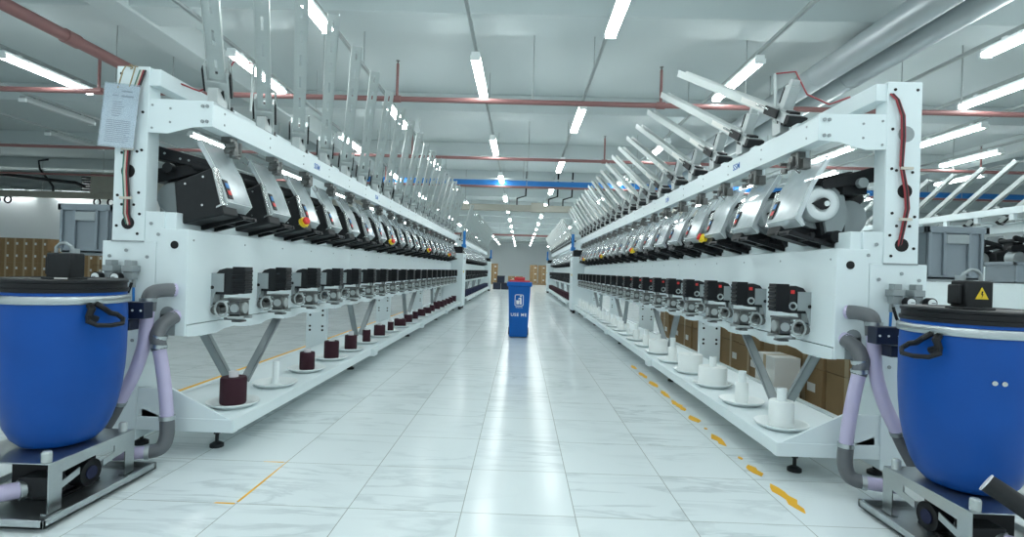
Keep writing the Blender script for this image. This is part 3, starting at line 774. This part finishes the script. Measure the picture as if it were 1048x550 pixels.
for mloc, sx, m, word, ms in (((-1.85,18.5),-1,NAVY,'navy','left'),((1.63,18.4),1,MAROON,'dark maroon','right')):
    src = MB().lathe([(0,0),(.105,0),(.114,.01),(.114,.2),(.105,.21),(0,.21)],(0,0,0),'z',16).build('yarn_package', m)
    for i in range(NH):
        o = src if i == 0 else copy_tree(src)
        o.location = (mloc[0]+sx*.185, mloc[1]+(i+.5)*P, .2865)
        tag(o, '%s yarn package on the %s tray of the far %s machine' % (word, ORD[i], ms), 'yarn package', '%s yarn packages on the far machine' % word)

# ------------------------------------------------------------------ paper hanging on the left post
r = empty('document', (LM[0]-.765, LM[1]-.055, 2.41))
t = radians(5)
Mr = Matrix.Rotation(t,4,'Y')
MB().box(-.112,.112,-.002,.0,-.4,0,Mr).build('sheet', PAPER, r)
MB().box(-.118,.118,-.0045,-.0035,-.41,.01,Mr).box(-.118,-.114,-.0035,.001,-.41,.01,Mr).build('clear_sleeve', SLEEVE, r)
ik = MB(); random.seed(11)
ik.box(-.0,.07,-.0032,-.002,-.045,-.035,Mr); ik.box(-.06,-.02,-.0032,-.002,-.075,-.068,Mr); ik.box(0.,.08,-.0032,-.002,-.078,-.066,Mr)
for k in range(7): ik.box(-.05,-.05+random.uniform(.04,.08),-.0032,-.002,-.115-k*.015,-.11-k*.015,Mr)
for k in range(12): ik.box(-.08,.08-random.uniform(0,.03)*(k%4==3),-.0032,-.002,-.236-k*.0125,-.2315-k*.0125,Mr)
ik.build('printed_text', INK, r)
sg = MB().tube([(-.03,-.003,-.02),(-.02,.02,.1),(-.005,.025,.135),(.03,.024,.13),(.05,.024,.135),(.075,.024,.13)],.004,6)
sg.tube([(.02,.02,.13),(.035,.018,.14),(.045,.02,.12),(.03,.02,.115)],.005,6); sg.tube([(.06,.024,.135),(.05,.01,.05),(.045,-.003,-.01)],.004,6)
sg.build('string', mat('jute_string', (.3,.24,.14), .8), r)
tag(r, 'printed sheet in a clear sleeve tied to the left machine post', 'document')

# ------------------------------------------------------------------ drums and carts
def drum(c, sx, lab, warn):
    x, y = c; Z = .285
    r = empty('chemical_drum', (x,y,Z))
    MB().lathe([(0,0),(.13,0),(.165,.012),(.2,.05),(.228,.11),(.252,.19),(.271,.29),(.281,.40),(.285,.5),(.285,.70),(.282,.74),(.28,.78),(.28,.82),(0,.82)],(0,0,0),'z',56).build('drum_body', BLUE, r)
    MB().lathe([(.28,.755),(.292,.758),(.297,.77),(.297,.785),(.292,.797),(.28,.80)],(0,0,0),'z',56).build('clamp_ring', STEEL, r)
    MB().lathe([(.0,.815),(.284,.815),(.287,.822),(.287,.835),(.278,.838),(.278,.862),(.283,.866),(.283,.878),(.268,.884),(.255,.878),(0,.878)],(0,0,0),'z',56).build('lid', BLACK, r)
    bx = MB().box(-.06,.07,-.05,.05,.878,1.02); bx.box(-.085,-.06,-.03,.04,.9,1.0); bx.box(-.08,.08,-.06,.06,.874,.89)
    b = bx.build('stirrer_motor', CHAR, r, .008)
    cb = MB().tube([(-.05*sx,.0,1.015),(-.05*sx,0,1.05),(-.03*sx,0,1.07),(-.0,0,1.075),(.025*sx,.01,1.055),(.035*sx,.02,1.02)],.009,8); cb.build('motor_cable', GREYP, b)
    MB().cyl((.035*sx,.02,1.018),(.035*sx,.02,1.045),.022,12).build('cable_gland', GREYP, b)
    if warn:
        M = Matrix.Translation((.012,-.0505,.955))
        MB().prism([(-.032,-.025),(.032,-.025),(0,.033)],'y',-.003,.0,M).build('warning_triangle', YELLOW, b)
        MB().prism([(-.003,.014),(.005,.014),(.001,.0),(.006,.0),(-.003,-.019),(.0,-.004),(-.005,-.004)],'y',-.004,-.003,M).build('warning_bolt', BLACK, b)
    else: MB().box(.0,.07,-.064,-.06,.88,.888).build('nameplate', LABELW, b)
    # lever of the clamp ring
    a = radians(72); ca, sa = sin(a)*sx, -cos(a)
    ex = Vector((ca,sa,0)); ey = Vector((-sa*1.0,ca,0)) if sx > 0 else Vector((sa,-ca,0)); ey = Vector((cos(a)*sx,sin(a),0))
    def W(u, o, z): v = ex*(.29+o)+ey*u; return (v.x,v.y,z)
    h = MB().tube([W(-.07,.02,.70),W(-.09,.05,.675),W(-.06,.075,.655),W(.0,.085,.65),W(.06,.08,.655),W(.085,.05,.675),W(.07,.02,.70)],.012,8)
    h.tube([W(-.05,.0,.75),W(-.06,.03,.735),W(-.07,.025,.70),W(-.03,.02,.68)],.018,8)
    h.tube([W(-.02,.0,.76),W(-.0,.03,.735),W(.03,.03,.71),W(.07,.02,.7)],.014,8)
    h.build('clamp_lever', BLACK, r)
    s_ = MB()
    for aa in (15,22): 
        v = Vector((sin(radians(aa))*sx*.284,-cos(radians(aa))*.284,.56)); w = Vector((v.x,v.y,0)).normalized()*.008; s_.cyl(v, v+w, .011, 10)
    if warn: s_.build('drum_bolt', CHROME, r)
    tag(r, lab, 'drum', 'blue drums')
    return r
def cart(c, sx, lab):
    """c: middle of the drum; sx: side that faces the aisle (+1 = toward +x)"""
    r = empty('pump_cart', (c[0],c[1],0))
    def X(a): return a*sx
    def bx(m, a, b, *k): m.box(min(X(a),X(b)),max(X(a),X(b)),*k); return m
    m = bx(MB(),-.36,.31,-.42,.33,.02,.032); bx(m,.295,.31,-.42,.33,.02,.062); bx(m,-.36,.31,-.42,-.405,.02,.062); bx(m,-.36,-.345,-.42,.33,.02,.062); bx(m,-.36,.31,.315,.33,.02,.062)
    for a in (-.3,.25):
        for b in (-.36,.27): m.cyl((X(a),b,0),(X(a),b,.02),.03,10)
    m.build('drip_tray', STEEL, r, .002)
    m = bx(MB(),-.3,.23,-.31,.25,.274,.28); m.build('top_plate', STEEL, r, .002)
    # side plates: bent sheet with two feet and cut-outs
    for a in (.225,-.295):
        q = MB()
        q.prism([(-.31,.032),(-.235,.032),(-.235,.135),(-.13,.165),(-.13,.2),(-.235,.17),(-.235,.215),(.1,.235),(.1,.2),(.02,.185),(.02,.15),(.1,.165),(.18,.175),(.18,.032),(.25,.032),(.25,.276),(-.31,.276)],'x',X(a),X(a+.006))
        bx(q,a-.03,a+.006,-.31,-.235,.032,.038); bx(q,a-.03,a+.006,.18,.25,.032,.038)
        q.build('side_plate', STEEL, r)
    for a in (.19,-.26):
        for b in (-.28,.21):
            MB().cyl((X(a),b,.28),(X(a),b,.325),.022,14).cyl((X(a),b,.325),(X(a),b,.332),.022,14,.016).build('locating_pin', ALU, r)
    m = bx(MB(),-.12,.12,-.14,.1,.05,.22); m.cyl((X(.12),-.02,.13),(X(.2),-.02,.13),.07,18); m.cyl((X(.0),.1,.13),(X(.0),.2,.13),.045,14)
    m.box(-.14,.14,-.16,.12,.032,.05); pm = m.build('pump', BLACK, r, .006)
    m = MB().cyl((X(.2),-.02,.13),(X(.206),-.02,.13),.035,16); m.build('pump_cap', NAVY, pm)
    bx(MB(),.05,.2,-.28,-.18,.1,.2).build('switch_box', BLACK, r, .005)
    tag(r, lab, 'pump cart', 'pump carts')
DL, DR = (-2.475,2.80), (2.25,2.65)
drum(DL, 1, 'blue plastic drum with black lid standing beside the post with the paper', False)
drum(DR, -1, 'blue plastic drum with a yellow warning triangle on its motor box', True)
cart(DL, 1, 'stainless pump cart carrying the blue drum under the hanging paper')
cart(DR, -1, 'stainless pump cart carrying the drum with the warning triangle')

def smooth_path(pts, n=6):
    P_ = [Vector(p) for p in pts]; out = []
    for i in range(len(P_)-1):
        a, b, c, d = P_[max(i-1,0)], P_[i], P_[i+1], P_[min(i+2,len(P_)-1)]
        for k in range(n):
            t = k/n; out.append(.5*((2*b)+(c-a)*t+(2*a-5*b+4*c-d)*t*t+(3*b-a-3*c+d)*t**3))
    out.append(P_[-1]); return out
def hose(label, segs, clamps):
    """segs: (points, radius, material, part name)"""
    r = empty('hose', segs[0][0][0]); o = Vector(segs[0][0][0])
    for pts, rad, m, nm in segs:
        MB().tube([p-o for p in smooth_path(pts)], rad, 14).build(nm, m, r)
    for p, d, rad in clamps:
        p = Vector(p)-o; d = Vector(d).normalized()
        MB().cyl(p-d*.012, p+d*.012, rad, 16).build('hose_clamp', STEEL, r)
    tag(r, label, 'hose', 'lavender hoses')
for (mx, my), sx, side, post in ((LM[:2],1,'left','the post with the paper'),(RM[:2],-1,'right','the post with red cable')):
    def W(u, y, z): return (mx-sx*u, my+y, z)
    hose('lavender hose from the upper elbow of the %s machine behind the drum' % side, [
        ([W(.40,-.02,1.09),W(.42,-.05,1.09)],.043,LAV,'stub'),
        ([W(.41,-.03,1.09),W(.43,-.08,1.09),W(.46,-.13,1.08),W(.475,-.15,1.05),W(.478,-.16,.96)],.044,PVC,'upper_elbow'),
        ([W(.478,-.16,.97),W(.482,-.165,.85),W(.49,-.17,.74),W(.525,-.19,.58),W(.58,-.21,.44),W(.605,-.215,.39)],.038,LAV,'flexible_hose'),
        ([W(.60,-.215,.40),W(.635,-.22,.32),W(.67,-.25,.23),W(.69,-.3,.14)],.040,PVC,'lower_elbow')],
        [(W(.478,-.16,1.03),(0,0,1),.048),(W(.6,-.215,.4),(sx*.5,0,1),.044)])
    hose('lavender hose from the lower notch of the %s machine curving down to the tray' % side, [
        ([W(.40,.0,.92),W(.405,-.04,.91)],.042,LAV,'stub'),
        ([W(.40,-.02,.915),W(.412,-.07,.89),W(.42,-.12,.855),W(.415,-.155,.80),W(.395,-.16,.72)],.044,PVC,'upper_elbow'),
        ([W(.40,-.16,.74),W(.375,-.16,.62),W(.345,-.165,.45),W(.325,-.17,.29)],.038,LAV,'flexible_hose'),
        ([W(.326,-.17,.30),W(.32,-.175,.2),W(.33,-.19,.135),W(.36,-.21,.11),W(.41,-.235,.105)],.042,PVC,'lower_elbow'),
        ([W(.39,-.225,.105),W(.45,-.255,.105),W(.55,-.3,.11)],.038,LAV,'inlet_hose')],
        [(W(.40,-.16,.745),(sx*.15,0,1),.047),(W(.408,-.15,.80),(sx*.2,0,1),.048),(W(.326,-.17,.3),(0,0,1),.046),(W(.4,-.23,.105),(-sx,-.45,0),.046)])
for (cx, cy), sx, side, yo in ((DL,1,'left',0),(DR,-1,'right',0)):
    def V(a, b, z): return (cx+sx*a, cy+b, z)
    hose('short lavender hose leaving the front of the %s pump cart' % side, [
        ([V(.12,-.12,.13),V(.1,-.2,.13),V(.06,-.27,.135)],.045,PVC,'coupling'),
        ([V(.07,-.26,.135),V(-.02,-.36,.14),V(-.14,-.48,.15),V(-.3,-.6,.15)],.04,LAV,'flexible_hose')],
        [(V(.06,-.27,.135),(-sx*.5,-.8,0),.049)])

r = empty('drain_pipe', (2.02,2.27,.44))
MB().tube(smooth_path([(0,0,0),(.05,-.05,-.04),(.16,-.16,-.14),(.3,-.3,-.3),(.36,-.36,-.394)]),.04,14).build('pipe', CHAR, r)
d = Vector((-.05,.05,.04)).normalized()
MB().cyl((0,0,0), d*.006, .041, 16).build('pale_rim', TUBEW, r)
tag(r, 'dark grey drain pipe with pale end in front of the warning-triangle drum', 'pipe')

# ------------------------------------------------------------------ grey crates
def crate(loc, w, d, h, lab):
    r = empty('crate', loc); t = .012
    m = MB().box(-w/2+.02,w/2-.02,-d/2+.02,d/2-.02,0,.02)
    def wall(a, b, c, e): m.prism([],'z',0,0) if False else m.box(a,b,c,e,.0,h)
    wall(-w/2+.02,w/2-.02,-d/2+.02,-d/2+.02+t); wall(-w/2+.02,w/2-.02,d/2-.02-t,d/2-.02); wall(-w/2+.02,-w/2+.02+t,-d/2+.02,d/2-.02); wall(w/2-.02-t,w/2-.02,-d/2+.02,d/2-.02)
    for x in (-w/2+.02,w/2-.06,-w*.22,w*.22-.02):
        m.box(x,x+.02,-d/2,-d/2+.021,.03,h-.03)
    m.build('body', CRATE, r, .004)
    q = MB().box(-w/2,w/2,-d/2,-d/2+.03,h-.05,h); q.box(-w/2,w/2,d/2-.03,d/2,h-.05,h); q.box(-w/2,-w/2+.03,-d/2,d/2,h-.05,h); q.box(w/2-.03,w/2,-d/2,d/2,h-.05,h)
    q.build('rim', CRATE, r, .004)
    q = MB().box(-w*.18,w*.18,-d/2-.004,-d/2+.02,h-.13,h-.06); q.build('handle_recess', GREYP, r, .006)
    tag(r, lab, 'crate', 'grey crates')
crate((LM[0]-1.54,LM[1]+.85,1.319),.44,.5,.38,'grey plastic crate on the shelf beside the post with the paper')
crate((RM[0]+1.63,RM[1]+.9,1.319),.47,.5,.40,'grey plastic crate on the shelf beside the post with the red cable')
crate((7.05,7.45,1.319),.7,.5,.30,'lower grey crate standing before the dark machine parts at the right edge')
MB().box(-1.75,-.6,2.95,3.55,1.305,1.318).build('crate_shelf', WHITE, bk)

# ------------------------------------------------------------------ cartons
def carton_proto(w, d, h, m=CARD):
    r = empty('carton', (0,0,0))
    MB().box(-w/2,w/2,-d/2,d/2,0,h).build('box', m, r, .006)
    MB().box(-.03,.03,-d/2-.001,-d/2,0,h).box(-.03,.03,-d/2,d/2,h,h+.001).build('tape', TAPE, r)
    MB().box(w*.1,w*.32,-d/2-.002,-d/2-.001,h*.45,h*.65).build('label_sticker', LABELW, r)
    return r
cp = carton_proto(.27,.4,.355); first = True
for c in range(13):
    for lv in range(5 if c < 6 else 4):
        o = cp if first else copy_tree(cp); first = False
        o.location = (-15.3+c*.275,15.2,lv*.358)
        tag(o, 'small brown carton, %s layer, %s column, in the stack by the white wall' % (ORD[lv],ORD[c]), 'carton', 'cartons stacked by the white wall')
cb = carton_proto(.62,.46,.42); first = True
for k in range(11):
    for lv in range(2):
        o = cb if first else copy_tree(cb); first = False
        o.location = (3.12+.03*(k%2), 4.05+k*.64, lv*.424); o.rotation_euler = (0,0,pi/2*-1+.02*((k*7)%3-1))
        tag(o, 'brown carton behind the right machine, %s from near end, %s layer' % (ORD[k],('lower','upper')[lv]), 'carton', 'cartons behind the right machine')
wc = carton_proto(.42,.26,.5, LABELW); wc.location = (2.66,4.95,.0); wc.rotation_euler = (0,0,-pi/2)
wc.location = (2.68,5.45,0)
tag(wc, 'white carton standing before the brown ones behind the right machine', 'carton')
cf = carton_proto(.72,.6,.58); first = True
def pallet(x, y, w, d, lab):
    r = empty('pallet', (x,y,0)); m = MB()
    for k in range(3): m.box(-w/2,w/2,-d/2+k*(d-.1)/2,-d/2+k*(d-.1)/2+.1,0,.09)
    m.build('bearer', CARD, r)
    m = MB(); n = 7
    for k in range(n): m.box(-w/2+k*(w-.1)/(n-1),-w/2+k*(w-.1)/(n-1)+.1,-d/2,d/2,.09,.12)
    m.build('deck', CARD, r)
    tag(r, lab, 'pallet', 'pallets by the far wall')
for px_, py_, cols, lev, nm in ((1.25,50,3,3,'right'),(-2.45,48,1,3,'left'),(-.9,54,2,1,'middle')):
    pallet(px_+(cols-1)*.4, py_, cols*.82, .7, 'wooden pallet under the %s carton stack by the far wall' % nm)
    for c in range(cols):
        for lv in range(lev):
            o = cf if first else copy_tree(cf); first = False
            o.location = (px_+c*.8, py_, .121+lv*.584)
            tag(o, 'brown carton by the far wall, %s stack, %s column, %s layer' % (nm,ORD[c],ORD[lv]), 'carton', 'cartons by the far wall')
# dark tubs on the far floor
for i, (x, y, z) in enumerate(((-1.55,35,0),(-1.0,35.1,0),(-1.3,35.05,.46))):
    r = empty('tub', (x,y,z))
    MB().box(-.26,.26,-.25,.25,0,.4).build('body', NAVYM, r, .02)
    MB().box(-.275,.275,-.265,.265,.4,.455).build('rim', NAVYM, r, .01)
    tag(r, ['dark tub on the far floor, the one nearer the left machines','dark tub on the far floor, the one nearer the bin','dark tub stacked on top of the two others'][i], 'tub', 'dark tubs on the far floor')

# ------------------------------------------------------------------ the bin
r = empty('wheelie_bin', (-.01,10.2,0))
def frustum(m, w0, d0, w1, d1, z0, z1):
    v = [(-w0/2,-d0/2,z0),(w0/2,-d0/2,z0),(w0/2,d0/2,z0),(-w0/2,d0/2,z0),(-w1/2,-d1/2,z1),(w1/2,-d1/2,z1),(w1/2,d1/2,z1),(-w1/2,d1/2,z1)]
    m.add(v, [[3,2,1,0],[4,5,6,7],[0,1,5,4],[1,2,6,5],[2,3,7,6],[3,0,4,7]]); return m
frustum(MB(),.345,.38,.425,.48,.015,1.0).build('body', BLUEBIN, r, .012)
MB().box(-.24,.24,-.265,.265,.985,1.07).build('rim', BLUEBIN, r, .012)
m = frustum(MB(),.42,.46,.38,.42,1.07,1.1); m.build('lid', RED, r, .006)
MB().box(-.1,.1,-.15,.05,1.098,1.16).build('lid_flap', RED, r, .008)
m = MB().cyl((-.2,.25,.08),(-.15,.25,.08),.08,18).cyl((.15,.25,.08),(.2,.25,.08),.08,18).cyl((-.2,.25,.08),(.2,.25,.08),.012,8); m.build('wheel', BLACK, r)
MB().tube([(-.15,.26,1.0),(-.15,.32,1.02),(.15,.32,1.02),(.15,.26,1.0)],.015,8).build('handle', BLUEBIN, r)
tilt = math.atan2(.05,.985)
def fy(z): return -(.19+(.24-.19)*(z-.015)/.985)-.003
INKW = mat('white_print', (.85,.87,.88), .5)
text('lettering','USE ME',.082,INKW,r,(.0,fy(.44),.44),(pi/2+tilt,0,0))
z0 = .72
Mt = Matrix.Translation((0,fy(z0),z0)) @ Matrix.Rotation(tilt,4,'X')
def rr(w, h, rad, n=5):
    P_ = []
    for cx, cz, a0 in ((w-rad,h-rad,0),(-w+rad,h-rad,90),(-w+rad,-h+rad,180),(w-rad,-h+rad,270)):
        for k in range(n): a = radians(a0+90*k/(n-1)); P_.append((cx+rad*cos(a),cz+rad*sin(a)))
    return P_
e = MB(); ring = rr(.078,.105,.025)
e.tube([Mt@Vector((x,0,z)) for x, z in ring],.006,6,True)
# figure dropping litter: waste basket, arm and head inside the frame
e.prism([(-.05,-.075),(.0,-.075),(.008,.0),(-.058,.0)],'y',-.002,.001,Mt)
e.prism([(.012,-.078),(.05,-.078),(.045,.03),(.035,.055),(.02,.055),(-.02,.03),(-.02,.018),(.014,.03)],'y',-.002,.001,Mt)
e.prism([(.03+.016*cos(a),.078+.016*sin(a)) for a in [2*pi*k/12 for k in range(12)]],'y',-.002,.001,Mt)
e.build('emblem', INKW, r)
text('emblem_caption','WASTE',.034,INKW,r,(0,fy(.585),.585),(pi/2+tilt,0,0))
tag(r, 'blue wheelie bin with red lid and white USE ME lettering in the aisle', 'bin')

# ------------------------------------------------------------------ camera, world, view
f, yaw, pit, roll, H = 535., .0165, .0038, .031, 1.285
cam = bpy.data.cameras.new('camera'); co = bpy.data.objects.new('camera', cam); COL.objects.link(co)
cam.sensor_width = 36; cam.lens = f*36/1048; cam.clip_end = 200; cam.clip_start = .05
def vec(a, b, fw):
    c, s_ = cos(roll), sin(roll); a, b = a*c+b*s_, -a*s_+b*c
    u = -b; yv = fw*cos(pit)-u*sin(pit); zv = fw*sin(pit)+u*cos(pit)
    return Vector((a*cos(yaw)-yv*sin(yaw), a*sin(yaw)+yv*cos(yaw), zv))
R, U, F = vec(1,0,0), vec(0,-1,0), vec(0,0,1)
co.matrix_world = Matrix(((R.x,U.x,-F.x,0),(R.y,U.y,-F.y,0),(R.z,U.z,-F.z,H),(0,0,0,1)))
S.camera = co
w = bpy.data.worlds.new('world'); S.world = w; w.use_nodes = True
w.node_tree.nodes['Background'].inputs[0].default_value = (.75,.88,.92,1)
w.node_tree.nodes['Background'].inputs[1].default_value = .9
S.view_settings.view_transform = 'Standard'; S.view_settings.look = 'None'; S.view_settings.gamma = 1
S.view_settings.use_curve_mapping = False; S.view_settings.exposure = .14
S.cycles.use_denoising = True; S.cycles.max_bounces = 8; S.cycles.diffuse_bounces = 4; S.cycles.transparent_max_bounces = 12
S.cycles.sample_clamp_indirect = 6
